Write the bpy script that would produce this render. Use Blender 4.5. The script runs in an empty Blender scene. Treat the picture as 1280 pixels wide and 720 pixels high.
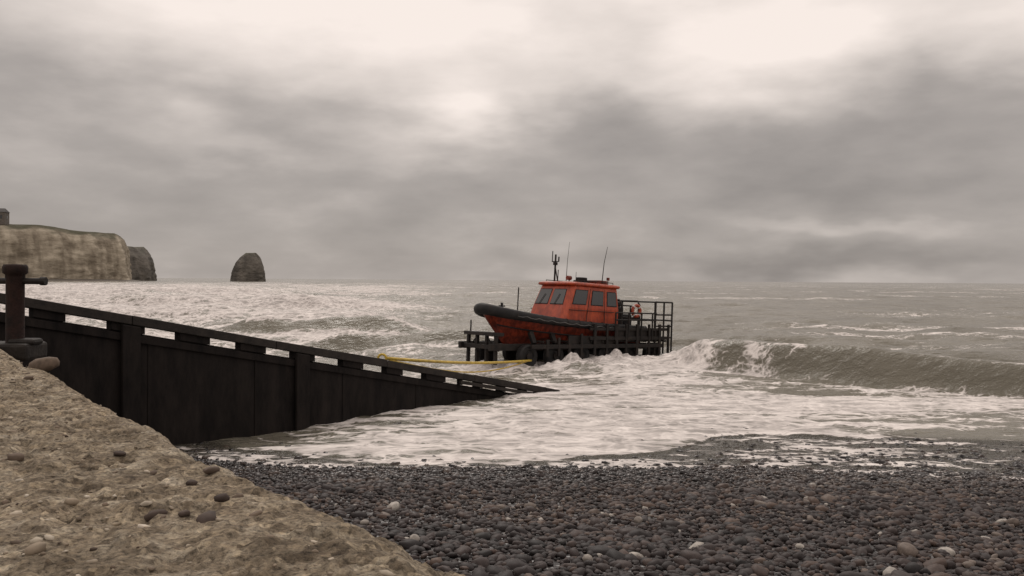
import bpy, bmesh, math, random
import numpy as np
from mathutils import Vector, Matrix
random.seed(4); rng=np.random.default_rng(11)
S=bpy.context.scene
S.view_settings.view_transform='Standard'
S.view_settings.look='None'; S.view_settings.exposure=0
COL=S.collection
# ---------------------------------------------------------------- noise
_P=rng.random((256,256))
def vnoise(x,y,seed=0):
    x=np.asarray(x,float)+seed*17.37; y=np.asarray(y,float)+seed*9.71
    xi=np.floor(x).astype(int); yi=np.floor(y).astype(int)
    fx=x-xi; fy=y-yi; fx=fx*fx*(3-2*fx); fy=fy*fy*(3-2*fy)
    a=_P[xi%256,yi%256]; b=_P[(xi+1)%256,yi%256]; c=_P[xi%256,(yi+1)%256]; d=_P[(xi+1)%256,(yi+1)%256]
    return (a*(1-fx)+b*fx)*(1-fy)+(c*(1-fx)+d*fx)*fy
def fbm(x,y,o=4,seed=0):
    r=0;a=.5;t=0
    for i in range(o):
        r=r+a*vnoise(np.asarray(x)*2**i,np.asarray(y)*2**i,seed+i); t+=a; a*=.5
    return r/t
def sst(a,b,x):
    t=np.clip((np.asarray(x,float)-a)/(b-a),0,1); return t*t*(3-2*t)
# ---------------------------------------------------------------- materials
def newmat(n):
    m=bpy.data.materials.new(n); m.use_nodes=True
    nt=m.node_tree; b=nt.nodes['Principled BSDF']; return m,nt,b
def N(nt,t,**k):
    n=nt.nodes.new(t)
    for a,v in k.items():
        if a in n.inputs.keys(): n.inputs[a].default_value=v
        else: setattr(n,a,v)
    return n
def ramp(nt,src,stops):
    r=nt.nodes.new('ShaderNodeValToRGB')
    e=r.color_ramp.elements
    e[0].position=stops[0][0]; e[0].color=(*stops[0][1],1)
    e[1].position=stops[-1][0]; e[1].color=(*stops[-1][1],1)
    for p,c in stops[1:-1]:
        q=e.new(p); q.color=(*c,1)
    if src is not None: nt.links.new(src,r.inputs[0])
    return r
def grimy(name,c1,c2,rough=.6,scale=2.,bump=.15,metal=0.,spec=.5,streak=0):
    m,nt,b=newmat(name)
    g=N(nt,'ShaderNodeNewGeometry')
    n1=N(nt,'ShaderNodeTexNoise',Scale=scale,Detail=8.,Roughness=.65)
    nt.links.new(g.outputs['Position'],n1.inputs['Vector'])
    r=ramp(nt,n1.outputs['Fac'],[(.36,c1),(.66,c2)])
    out=r.outputs[0]
    if streak:
        mp=N(nt,'ShaderNodeMapping'); mp.inputs['Scale'].default_value=(5,5,.7); nt.links.new(g.outputs['Position'],mp.inputs[0])
        n5=N(nt,'ShaderNodeTexNoise',Scale=1.3,Detail=6.,Roughness=.7); nt.links.new(mp.outputs[0],n5.inputs['Vector'])
        r5=ramp(nt,n5.outputs['Fac'],[(.40,(.30,.27,.25)),(.56,(1,1,1))])
        mx=N(nt,'ShaderNodeMix',data_type='RGBA',blend_type='MULTIPLY'); mx.inputs[0].default_value=streak
        nt.links.new(out,mx.inputs[6]); nt.links.new(r5.outputs[0],mx.inputs[7]); out=mx.outputs[2]
    nt.links.new(out,b.inputs['Base Color'])
    n2=N(nt,'ShaderNodeTexNoise',Scale=scale*9,Detail=5.)
    nt.links.new(g.outputs['Position'],n2.inputs['Vector'])
    bp=N(nt,'ShaderNodeBump',Strength=bump,Distance=.02)
    nt.links.new(n2.outputs['Fac'],bp.inputs['Height']); nt.links.new(bp.outputs[0],b.inputs['Normal'])
    b.inputs['Roughness'].default_value=rough; b.inputs['Metallic'].default_value=metal
    b.inputs['Specular IOR Level'].default_value=spec
    return m
M_or=grimy('orange_paint',(.27,.034,.012),(.48,.074,.022),.4,2.2,.05,0,.5,.45)
M_hull=grimy('hull_orange',(.11,.017,.009),(.28,.040,.015),.5,2.6,.06,0,.4,.9)
M_tube=grimy('black_rubber',(.007,.007,.008),(.02,.018,.018),.6,3,.15,0,.3)
M_dark=grimy('dark_steel',(.008,.007,.007),(.026,.019,.016),.6,4,.15,0,.3)
M_steel=grimy('galvanised_steel',(.10,.10,.10),(.2,.19,.18),.45,5,.1,.4)
M_white=grimy('white_paint',(.42,.40,.38),(.66,.64,.60),.4,4,.05)
M_yel=grimy('yellow_strap',(.40,.27,.03),(.66,.46,.06),.5,5)
M_rust=grimy('rusty_iron',(.012,.007,.006),(.032,.015,.012),.75,9,.5,0,.25)
M_rust2=grimy('dark_timber_cap',(.010,.008,.007),(.03,.024,.02),.7,4,.4,0,.3)
def glassmat():
    m,nt,b=newmat('window_glass')
    b.inputs['Base Color'].default_value=(.02,.022,.025,1); b.inputs['Roughness'].default_value=.05
    b.inputs['Specular IOR Level'].default_value=.9
    return m
M_glass=glassmat()
# ---------------------------------------------------------------- mesh helpers
def mesh_obj(name,verts,faces,mat,parent=None,smooth=False,bevel=0,mtx=None):
    me=bpy.data.meshes.new(name); me.from_pydata([tuple(v) for v in verts],[],[tuple(f) for f in faces]); me.update()
    bm=bmesh.new(); bm.from_mesh(me); bmesh.ops.recalc_face_normals(bm,faces=bm.faces); bm.to_mesh(me); bm.free()
    o=bpy.data.objects.new(name,me); COL.objects.link(o)
    if mat: me.materials.append(mat)
    if parent: o.parent=parent
    if smooth: me.polygons.foreach_set('use_smooth',[True]*len(me.polygons))
    if bevel:
        b=o.modifiers.new('b','BEVEL'); b.width=bevel; b.segments=2; b.limit_method='ANGLE'
    return o
def fastmesh(me,V,F):
    n=F.shape[1]
    me.vertices.add(len(V)); me.vertices.foreach_set('co',V.astype(np.float32).ravel())
    me.loops.add(F.size); me.loops.foreach_set('vertex_index',F.astype(np.int32).ravel())
    me.polygons.add(len(F)); me.polygons.foreach_set('loop_start',np.arange(0,F.size,n,dtype=np.int32))
    me.update(calc_edges=True)
def grid_obj(name,V,nr,nc,mat,smooth=True,attrs=None,closed=False):
    me=bpy.data.meshes.new(name)
    i=np.arange(nr-1)[:,None]; j=np.arange(nc if closed else nc-1)[None,:]; j2=(j+1)%nc
    q=np.stack([i*nc+j,i*nc+j2,(i+1)*nc+j2,(i+1)*nc+j],-1).reshape(-1,4)
    fastmesh(me,V.reshape(-1,3),q)
    if attrs:
        for k,a in attrs.items():
            at=me.attributes.new(k,'FLOAT','POINT'); at.data.foreach_set('value',a.reshape(-1).astype(np.float32))
    o=bpy.data.objects.new(name,me); COL.objects.link(o); me.materials.append(mat)
    me.polygons.foreach_set('use_smooth',np.full(len(me.polygons),smooth))
    return o
def empty(name,loc=(0,0,0),rot=(0,0,0)):
    e=bpy.data.objects.new(name,None); COL.objects.link(e); e.location=loc; e.rotation_euler=rot; e.empty_display_size=.3; return e
def boxvf(c,s,R=None):
    v=[]
    for x in(-.5,.5):
        for y in(-.5,.5):
            for z in(-.5,.5):
                p=Vector((x*s[0],y*s[1],z*s[2]))
                if R: p=R@p
                v.append(p+Vector(c))
    return v,[(0,1,3,2),(4,6,7,5),(0,4,5,1),(2,3,7,6),(0,2,6,4),(1,5,7,3)]
def box(name,c,s,mat,parent=None,bevel=.01,R=None):
    v,f=boxvf(c,s,R); return mesh_obj(name,v,f,mat,parent,bevel=bevel)
def merge(name,lst,mat,parent=None,bevel=0,smooth=False):
    V=[];F=[]
    for v,f in lst:
        o=len(V); V+=list(v); F+=[tuple(i+o for i in q) for q in f]
    return mesh_obj(name,V,F,mat,parent,bevel=bevel,smooth=smooth)
def tubevf(pts,r,n=8,closed=False):
    pts=[Vector(p) for p in pts]; V=[];F=[]; m=len(pts)
    rr=r if hasattr(r,'__len__') else [r]*m
    prev=None
    for i,p in enumerate(pts):
        if closed: t=pts[(i+1)%m]-pts[i-1]
        else: t=pts[min(i+1,m-1)]-pts[max(i-1,0)]
        t.normalize()
        if prev is None:
            a=t.cross(Vector((0,0,1)))
            if a.length<.05: a=t.cross(Vector((0,1,0)))
        else: a=prev-t*prev.dot(t)
        a.normalize(); prev=a; b=t.cross(a)
        for k in range(n):
            an=2*math.pi*k/n; V.append(p+a*math.cos(an)*rr[i]+b*math.sin(an)*rr[i])
    for i in range(m if closed else m-1):
        for k in range(n):
            i2=(i+1)%m; F.append((i*n+k,i*n+(k+1)%n,i2*n+(k+1)%n,i2*n+k))
    if not closed:
        F.append(tuple(range(n))); F.append(tuple((m-1)*n+k for k in range(n)))
    return V,F
def cyl(p,q,r,n=12): return tubevf([p,q],r,n)
# ================================================================= WORLD / SKY
W=bpy.data.worlds.new('World'); S.world=W; W.use_nodes=True
nt=W.node_tree; nt.nodes.clear(); L=nt.links
def M(op,a,b=None,c=None):
    n=nt.nodes.new('ShaderNodeMath'); n.operation=op
    for i,v in enumerate((a,b,c)):
        if v is None: continue
        if isinstance(v,(int,float)): n.inputs[i].default_value=v
        else: L.new(v,n.inputs[i])
    return n.outputs[0]
tc=nt.nodes.new('ShaderNodeTexCoord'); sx=nt.nodes.new('ShaderNodeSeparateXYZ'); L.new(tc.outputs['Generated'],sx.inputs[0])
x,y,z=sx.outputs
az0=M('ARCTAN2',x,y); el0=M('ARCSINE',z)
zc=M('ADD',M('MAXIMUM',z,0.0),.16)
cv=nt.nodes.new('ShaderNodeCombineXYZ'); L.new(M('DIVIDE',x,zc),cv.inputs[0]); L.new(M('DIVIDE',y,zc),cv.inputs[1]); cv.inputs[2].default_value=3.1
def noise(vec,sc,det=6.,ro=.55,off=0):
    n=nt.nodes.new('ShaderNodeTexNoise'); n.inputs['Scale'].default_value=sc; n.inputs['Detail'].default_value=det; n.inputs['Roughness'].default_value=ro
    if off:
        mp=nt.nodes.new('ShaderNodeMapping'); mp.inputs['Location'].default_value=(off,off*1.7,off*.3); L.new(vec,mp.inputs[0]); vec=mp.outputs[0]
    L.new(vec,n.inputs['Vector']); return n.outputs['Fac']
nC=noise(cv.outputs[0],1.0,5,.5,3.3)
cs=nt.nodes.new('ShaderNodeCombineXYZ'); L.new(M('MULTIPLY',az0,4.0),cs.inputs[0]); L.new(M('MULTIPLY',el0,10.5),cs.inputs[1])
nD=noise(cs.outputs[0],1.5,4,.5); nE=noise(cs.outputs[0],1.3,4,.5,5.1); nF=noise(cs.outputs[0],2.1,6,.52,9.4)
az=M('ADD',az0,M('MULTIPLY',M('SUBTRACT',nE,.5),.22)); el=M('ADD',el0,M('MULTIPLY',M('SUBTRACT',nD,.5),.09))
base=nt.nodes.new('ShaderNodeValToRGB'); e=base.color_ramp.elements
def gy(v): return (v,v,v,1)
e[0].position=0; e[0].color=gy(.53); e[1].position=1; e[1].color=gy(.95)
for p,v in [(.03,.50),(.08,.48),(.13,.56),(.2,.69),(.27,.84),(.36,.92),(.6,.95)]:
    q=e.new(p); q.color=gy(v)
L.new(M('MULTIPLY',el,1.0),base.inputs[0]); B=base.outputs[0]
# cloud masses (azimuth / elevation of each)
def bump(u,v,su,sv,a):
    global B
    dx=M('DIVIDE',M('SUBTRACT',az,(u-640)/1108),su/1108); dy=M('DIVIDE',M('SUBTRACT',el,(350-v)/1108),sv/1108)
    g=M('EXPONENT',M('MULTIPLY',M('ADD',M('MULTIPLY',dx,dx),M('MULTIPLY',dy,dy)),-1.0))
    B=M('ADD',B,M('MULTIPLY',g,a))
bump(450,30,300,85,.16); bump(940,70,160,50,.24); bump(565,148,70,36,.38); bump(1250,30,130,60,.12)
bump(270,140,190,36,-.17); bump(30,60,110,120,-.19); bump(740,155,90,42,-.16); bump(1000,195,200,60,-.20)
bump(1040,288,150,12,.15); bump(1010,328,330,15,-.19); bump(240,158,60,20,.14); bump(1190,150,90,40,-.13)
bump(760,40,80,40,-.10); bump(330,200,60,14,.08); bump(450,240,300,28,-.08)
B=M('ADD',B,M('MULTIPLY',M('SUBTRACT',nC,.5),.20)); B=M('ADD',B,M('MULTIPLY',M('SUBTRACT',nF,.5),.36))
cr=nt.nodes.new('ShaderNodeValToRGB'); e=cr.color_ramp.elements
e[0].position=0; e[0].color=(.15,.134,.128,1); e[1].position=1; e[1].color=(.97,.865,.80,1)
for p,c in [(.25,(.245,.222,.210)),(.5,(.415,.375,.349)),(.75,(.70,.628,.580))]:
    q=e.new(p); q.color=(*c,1)
L.new(B,cr.inputs[0])
sky=nt.nodes.new('ShaderNodeTexSky'); sky.sky_type='NISHITA'; sky.sun_disc=False
SE=math.radians(48); SR=math.radians(-12)
sky.sun_elevation=SE; sky.sun_rotation=SR
b1=nt.nodes.new('ShaderNodeBackground'); b1.inputs[1].default_value=.05; L.new(sky.outputs[0],b1.inputs[0])
b2=nt.nodes.new('ShaderNodeBackground'); b2.inputs[1].default_value=1.; L.new(cr.outputs[0],b2.inputs[0])
mx=nt.nodes.new('ShaderNodeMixShader'); mx.inputs[0].default_value=.96; L.new(b1.outputs[0],mx.inputs[1]); L.new(b2.outputs[0],mx.inputs[2])
wo=nt.nodes.new('ShaderNodeOutputWorld'); L.new(mx.outputs[0],wo.inputs[0])
W.cycles.sampling_method='MANUAL'; W.cycles.sample_map_resolution=256
sd=bpy.data.lights.new('sun','SUN'); sd.energy=.9; sd.angle=math.radians(25); sd.color=(1,.93,.86)
so=bpy.data.objects.new('sun',sd); COL.objects.link(so)
d=Vector((math.sin(SR)*math.cos(SE),math.cos(SR)*math.cos(SE),math.sin(SE)))
so.rotation_euler=d.to_track_quat('Z','Y').to_euler()
# ================================================================= BEACH
def beach(x,y):
    x=np.asarray(x,float); y=np.asarray(y,float)
    z=np.where(y<14.2,.3+.12*(14.2-y),.3-.03*(y-14.2)); z=np.where(y>24,z-.05*(y-24),z)
    z=np.where(y<1,.3+.12*13.2,z)
    z=z-.16*sst(-2.5,-5,x)*sst(14.5,18,y)
    return np.maximum(z,-3)+.10*(fbm(x*.25,y*.25,3,5)-.5)*sst(24,12,y)
def stonemat(name,stops,rough,wet=False):
    m,nt,b=newmat(name); g=N(nt,'ShaderNodeNewGeometry'); a=N(nt,'ShaderNodeAttribute',attribute_name='tone')
    r=ramp(nt,a.outputs['Fac'],stops)
    n=N(nt,'ShaderNodeTexNoise',Scale=30.,Detail=4.); nt.links.new(g.outputs['Position'],n.inputs['Vector'])
    mx=N(nt,'ShaderNodeMix',data_type='RGBA',blend_type='MULTIPLY'); mx.inputs[0].default_value=.7
    r2=ramp(nt,n.outputs['Fac'],[(.3,(.5,.5,.5)),(.7,(1.3,1.3,1.3))])
    nt.links.new(r.outputs[0],mx.inputs[6]); nt.links.new(r2.outputs[0],mx.inputs[7]); out=mx.outputs[2]
    b.inputs['Roughness'].default_value=rough
    if wet:
        s=N(nt,'ShaderNodeSeparateXYZ'); nt.links.new(g.outputs['Position'],s.inputs[0])
        w1=N(nt,'ShaderNodeMapRange'); w1.inputs[1].default_value=10.8; w1.inputs[2].default_value=13.; w1.inputs[3].default_value=1.; w1.inputs[4].default_value=.6; nt.links.new(s.outputs[1],w1.inputs[0])
        w2=N(nt,'ShaderNodeMapRange'); w2.inputs[1].default_value=10.8; w2.inputs[2].default_value=13.; w2.inputs[3].default_value=rough; w2.inputs[4].default_value=.22; nt.links.new(s.outputs[1],w2.inputs[0])
        vm=N(nt,'ShaderNodeVectorMath',operation='SCALE'); nt.links.new(out,vm.inputs[0]); nt.links.new(w1.outputs[0],vm.inputs['Scale']); out=vm.outputs[0]
        nt.links.new(w2.outputs[0],b.inputs['Roughness'])
    nt.links.new(out,b.inputs['Base Color'])
    bp=N(nt,'ShaderNodeBump',Strength=.3,Distance=.006); nt.links.new(n.outputs['Fac'],bp.inputs['Height']); nt.links.new(bp.outputs[0],b.inputs['Normal'])
    b.inputs['Specular IOR Level'].default_value=.3
    return m
M_peb=stonemat('shingle',[(0,(.011,.009,.009)),(.35,(.029,.022,.022)),(.6,(.054,.040,.037)),(.82,(.095,.063,.049)),(.93,(.16,.13,.11)),(1,(.42,.39,.35))],.6,True)
m,nt,b=newmat('wet_shingle_bed'); g=N(nt,'ShaderNodeNewGeometry')
v=N(nt,'ShaderNodeTexVoronoi',Scale=14.); nt.links.new(g.outputs['Position'],v.inputs['Vector'])
r=ramp(nt,v.outputs['Distance'],[(.1,(.040,.032,.03)),(.6,(.010,.009,.009))]); nt.links.new(r.outputs[0],b.inputs['Base Color'])
bp=N(nt,'ShaderNodeBump',Strength=.7,Distance=.04,invert=True); nt.links.new(v.outputs['Distance'],bp.inputs['Height']); nt.links.new(bp.outputs[0],b.inputs['Normal'])
b.inputs['Roughness'].default_value=.35; M_bed=m
ys=np.concatenate([np.linspace(-30,2,20),np.linspace(2.3,30,180),np.linspace(31,80,30)]); xs=np.linspace(-70,70,420)
X,Y=np.meshgrid(xs,ys); V=np.stack([X,Y,beach(X,Y)],-1)
grid_obj('pebble_beach',V,len(ys),len(xs),M_bed)
def ico(sub):
    bm=bmesh.new(); bmesh.ops.create_icosphere(bm,subdivisions=sub,radius=1); bm.verts.ensure_lookup_table()
    v=np.array([p.co[:] for p in bm.verts]); f=np.array([[q.index for q in p.verts] for p in bm.faces]); bm.free(); return v,f
def stones(name,P,size,flat,tone,sub,mat,tiltmax=.5,rough=.1):
    iv,fi=ico(sub); n=len(P); k=len(iv)
    sc=np.stack([size*rng.uniform(.85,1.4,n),size*rng.uniform(.7,1.0,n),size*flat*rng.uniform(.8,1.2,n)],-1)
    d=iv[None]*(1+rough*rng.normal(size=(n,k,1)))
    d=np.sign(d)*np.abs(d)**rng.uniform(.8,1.05,(n,1,1))
    v=d*sc[:,None,:]
    t=rng.uniform(-tiltmax,tiltmax,n); c,s=np.cos(t)[:,None],np.sin(t)[:,None]
    x0,y0,z0=v[...,0],v[...,1],v[...,2]; x1=x0*c+z0*s; z1=-x0*s+z0*c
    t=rng.uniform(0,6.28,n); c,s=np.cos(t)[:,None],np.sin(t)[:,None]
    x2=x1*c-y0*s; y2=x1*s+y0*c
    v=np.stack([x2,y2,z1],-1)+P[:,None,:]
    F=(fi[None]+(np.arange(n)*k)[:,None,None]).reshape(-1,3)
    return v.reshape(-1,3),F,np.repeat(tone,k)
def stoneobj(name,parts,mat,parent=None,smooth=True):
    V=[];F=[];T=[];o=0
    for v,f,t in parts: V.append(v);F.append(f+o);T.append(t);o+=len(v)
    me=bpy.data.meshes.new(name); fastmesh(me,np.concatenate(V),np.concatenate(F))
    at=me.attributes.new('tone','FLOAT','POINT'); at.data.foreach_set('value',np.concatenate(T).astype(np.float32))
    me.polygons.foreach_set('use_smooth',np.full(len(me.polygons),smooth)); me.materials.append(mat)
    ob=bpy.data.objects.new(name,me); COL.objects.link(ob)
    if parent: ob.parent=parent
    return ob
sp=.058
gx,gyy=np.meshgrid(np.arange(-12,13,sp),np.arange(4.2,19,sp))
P=np.stack([gx.ravel(),gyy.ravel()],-1)+rng.uniform(-.036,.036,(gx.size,2))
keep=(np.abs(P[:,0])<.64*P[:,1]+.9)&(P[:,0]>-.146-.73*(P[:,1]-1.797)-.1)
P=P[keep]; n=len(P)
size=.027*np.exp(rng.normal(0,.46,n)); size=np.clip(size,.012,.09)
size*= (.70+.7*fbm(P[:,0]*.7,P[:,1]*.7,3,9))
tone=np.clip(rng.beta(2,2.4,n)+.55*(fbm(P[:,0]*.5,P[:,1]*.5,3,19)-.5),0,.93); tone[rng.random(n)<.006]=rng.uniform(.93,.99)
zz=beach(P[:,0],P[:,1])+rng.uniform(-.012,.018,n)-.016*sst(13.,15.5,P[:,1])
P3=np.column_stack([P,zz]); near=P[:,1]<8.
parts=[stones('a',P3[near],size[near],.62,tone[near],2,None),stones('b',P3[~near],size[~near],.6,tone[~near],1,None)]
big=np.array([(493,640,.06,1),(457,660,.045,.97),(520,681,.05,.98),(737,705,.045,.97),(1138,692,.075,.9),(1270,655,.06,.9),(600,672,.05,.92),(985,535,.09,.3),(800,655,.05,.95)])
bp_=[]
for u,v_,s_,t_ in big:
    sl=(v_-350)/1108; yy=10.
    for _ in range(30): yy=(3.3-float(beach((u-640)/1108*yy,yy)))/sl
    bp_.append(((u-640)/1108*yy,yy,float(beach((u-640)/1108*yy,yy))+.035))
parts.append(stones('c',np.array(bp_),big[:,2],.7,big[:,3],3,None,.5,.03))
stoneobj('beach_pebbles',parts,M_peb)
# ================================================================= SEA
nr,nc=1150,600
ys=11.0*(9000/11.0)**(np.linspace(0,1,nr)**1.12); 
us=np.linspace(-1,1,nc); us=us*.66+.5*us**5
U,Y=np.meshgrid(us,ys); X=U*Y
dy=np.gradient(ys)[:,None]*np.ones_like(X)
ex=[-30,-12,-7.2,-4.9,-3.26,-1.8,-.5,.78,1.9,3.05,4.06,5.0,8,12,30]
ey=[22,20,18.0,16.1,15.0,14.35,14.2,14.5,14.95,16.1,17.3,18.0,17.2,16.8,17.5]
tx=[-30,-12,-7.2,-4.9,-3.3,-1.8,.5,2.5,4,5.5,7,9,12,30]; ty=[21,18,15.8,14.6,14.0,13.9,14.0,14.2,14.3,13.6,12.7,12.1,11.9,13]
def wob(x,a,s): return a*(fbm(x*.8,x*0+3,4,s)-.5)
edge=np.interp(X,ex,ey)+wob(X,1.1,21); thin=np.minimum(np.interp(X,tx,ty)+wob(X,.8,22),edge-.05)
bz=beach(X,Y)
chop=np.zeros_like(X)
for i in range(70):
    lam=.5*(30)**rng.random(); th=rng.normal(0,.55); k=2*np.pi/lam; A=.0085*lam**.85
    ph=rng.random()*6.28
    att=np.clip(lam/(2.5*dy)-.6,0,1)*np.clip(lam/(2.5*np.maximum(.0024*Y,.01))-.6,0,1)
    arg=k*(X*np.sin(th)+Y*np.cos(th))+ph+1.2*np.sin(X/lam*.23+i)
    chop+=A*att*(np.sin(arg)+.25*np.cos(2*arg))
calm=.30+.70*sst(24,42,Y)
Z=chop*calm*(1-.35*sst(5,30,X))
F=np.full_like(X,.0)
def G(x0,y0,sx_,sy_): return np.exp(-((X-x0)/sx_)**2-((Y-y0)/sy_)**2)
def swell(cx,cy,h,x0,x1,fade,wf,wb,seed,foam,face=0.,back=.22):
    global Z,F
    yc=np.interp(X,cx,cy)+1.2*(fbm(X*.18,X*0+1,3,seed)-.5)*min(1,wb/2)
    e=sst(x0-fade,x0+fade,X)*sst(x1+fade,x1-fade,X)
    hh=h*e*(.78+.45*fbm(X*.25,X*0+2,3,seed+3))
    d=Y-yc
    prof=np.where(d>0,np.exp(-(d/wb)**2),np.exp(-(np.abs(d)/wf)**2.4))
    Z=Z+hh*prof-.12*hh*np.exp(-((d+2*wf)/(wf*1.5))**2)
    nn=fbm(X*.45,X*0+5,3,seed+6)
    cr_=np.exp(-((d+.1*wf)/(.35*wf+.1))**2)*sst(.62-.3*foam,.8-.3*foam,nn)
    foot=np.exp(-((d+1.7*wf)/(.7*wf))**2)
    fc=np.exp(-((d+.75*wf)/(.62*wf))**2)
    F=F*(1-fc*e*.95*(1-face))-.12*fc*e*(1-face); F=F+e*(cr_*.8+foot*.55*foam+face*fc*.9+back*foam*np.exp(-(np.maximum(d,0)/(wb*2.2))**2)*(d>0))
inner=sst(0,.3,Y-edge)*sst(32,26,Y)
big_=fbm(X*.28,Y*.55,4,31); strk=fbm(X*.35+Y*.2,Y*1.6,4,33)
F=F+inner*(.52+1.3*(big_-.5)+1.1*(strk-.5))
F=F+.38*G(2.2,19,3.0,3.8)*sst(0,.3,Y-edge)+.28*G(4.5,24,5,3)+.36*G(5,31,3,2.5)+.18*G(11,24,6,2)
F=F-.12*G(8.5,20.5,3.5,1.3)-.34*G(-5.2,17.6,2.2,1.2)
rim=np.exp(-((Y-edge-.10)/.12)**2); F=F+.55*rim*sst(.36,.48,fbm(X*.6,Y*.6,2,41))
for k_,o_ in enumerate((1.0,1.9,2.8,3.9,5.2)):
    c_=edge+o_+1.1*(fbm(X*.5,X*0+k_,3,141+k_)-.5); ln=np.exp(-((Y-c_)/.10)**2)*sst(.38,.5,fbm(X*.4,Y*0,2,145+k_))*inner
    F=F+.36*ln; Z=Z+.035*ln
film=sst(0,.1,Y-thin)*sst(.2,-.3,Y-edge); F=F+film*(.46+1.0*(fbm(X*.8,Y*2.6,3,45)-.5))
F=F+.5*np.exp(-((Y-thin-.1)/.09)**2)*sst(.35,.5,fbm(X*.7,Y*0,2,47))
F=F+.26*sst(24,28,Y)*sst(60,38,Y)*sst(9,4,X)
lz=sst(2,-12,X/np.maximum(Y,1)*60)
F=F+lz*sst(34,45,Y)*(.38+.52*(fbm(X*.05,Y*.11,4,51)-.5)*2)*sst(900,350,Y)
F=F+.75*np.exp(-((Y-58-.12*(X-26))/5.5)**2)*sst(12,24,X)*sst(60,40,X)*fbm(X*.12,Y*.2,3,53)*1.4
F=F+.40*np.exp(-((Y-44)/4)**2)*sst(8,12,X)*sst(30,22,X)*fbm(X*.12,Y*.2,3,55)*1.5
F=F+.36*sst(.60,.74,fbm(X*.02,Y*.05,4,57))*sst(60,100,Y)+.09*sst(36,60,Y)
swell([4,6.2,12.1,15.5,30],[35.5,34.2,29.4,27.2,20],1.0,6.6,26,1.6,.66,2.6,61,.22,0,.3)
F=F+1.0*G(6.0,33.2,1.5,1.3)+.55*G(8.5,31.3,2,.8)
swell([-40,-10,0,10],[58,53,50,49],.85,-17,-5,2.5,1.1,4,64,.6)
swell([-30,-6,2],[45,42,41],.7,-9,-1.,1.5,.85,3,67,.5)
swell([-60,-20,0],[78,70,74],.85,-48,-9,5,1.5,5,70,.9,.35)
swell([-90,-30,0],[104,98,100],1.0,-70,-14,8,2,7,73,1.0,.5)
swell([-120,-40,0],[140,132,136],1.1,-100,-30,10,2.5,8,76,1.0,.8)
swell([-160,-60,0],[190,178,182],1.2,-150,-50,14,3,10,79,1.0,.9)
swell([-200,-80,0],[255,240,245],1.3,-190,-75,16,4,12,82,1.0,.9)
swell([0,30,70],[60,56,50],.18,14,60,8,1.5,5,85,.2)
cw=G(1.6,34,3.4,1.5)+.8*G(4.5,35.6,1.9,1.4); F=F+.95*cw; Z=Z+.62*cw*np.maximum(fbm(X*1.7,Y*1.7,4,97)-.38,0)*2
cover=-.05+.068*sst(-.02,.12,Y-thin)+.035*sst(0,.6,Y-edge)+.03*(fbm(X*2,Y*4,3,91)-.5)*2*sst(0,.5,Y-edge)+.018*rim
sh=bz+cover
Z=np.where(Y<30,np.maximum(Z,sh),Z)
F=np.clip(F,-.3,1.0)
Z=Z+.10*np.clip(F,0,1)*(fbm(X*2.2,Y*2.6,4,93)-.35)*sst(15,19,Y)*sst(90,40,Y)
ALPHA=sst(-.02,.06,Y-thin)*(1-.62*sst(.6,-.1,Y-edge))
V=np.stack([X,Y,Z],-1)
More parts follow.
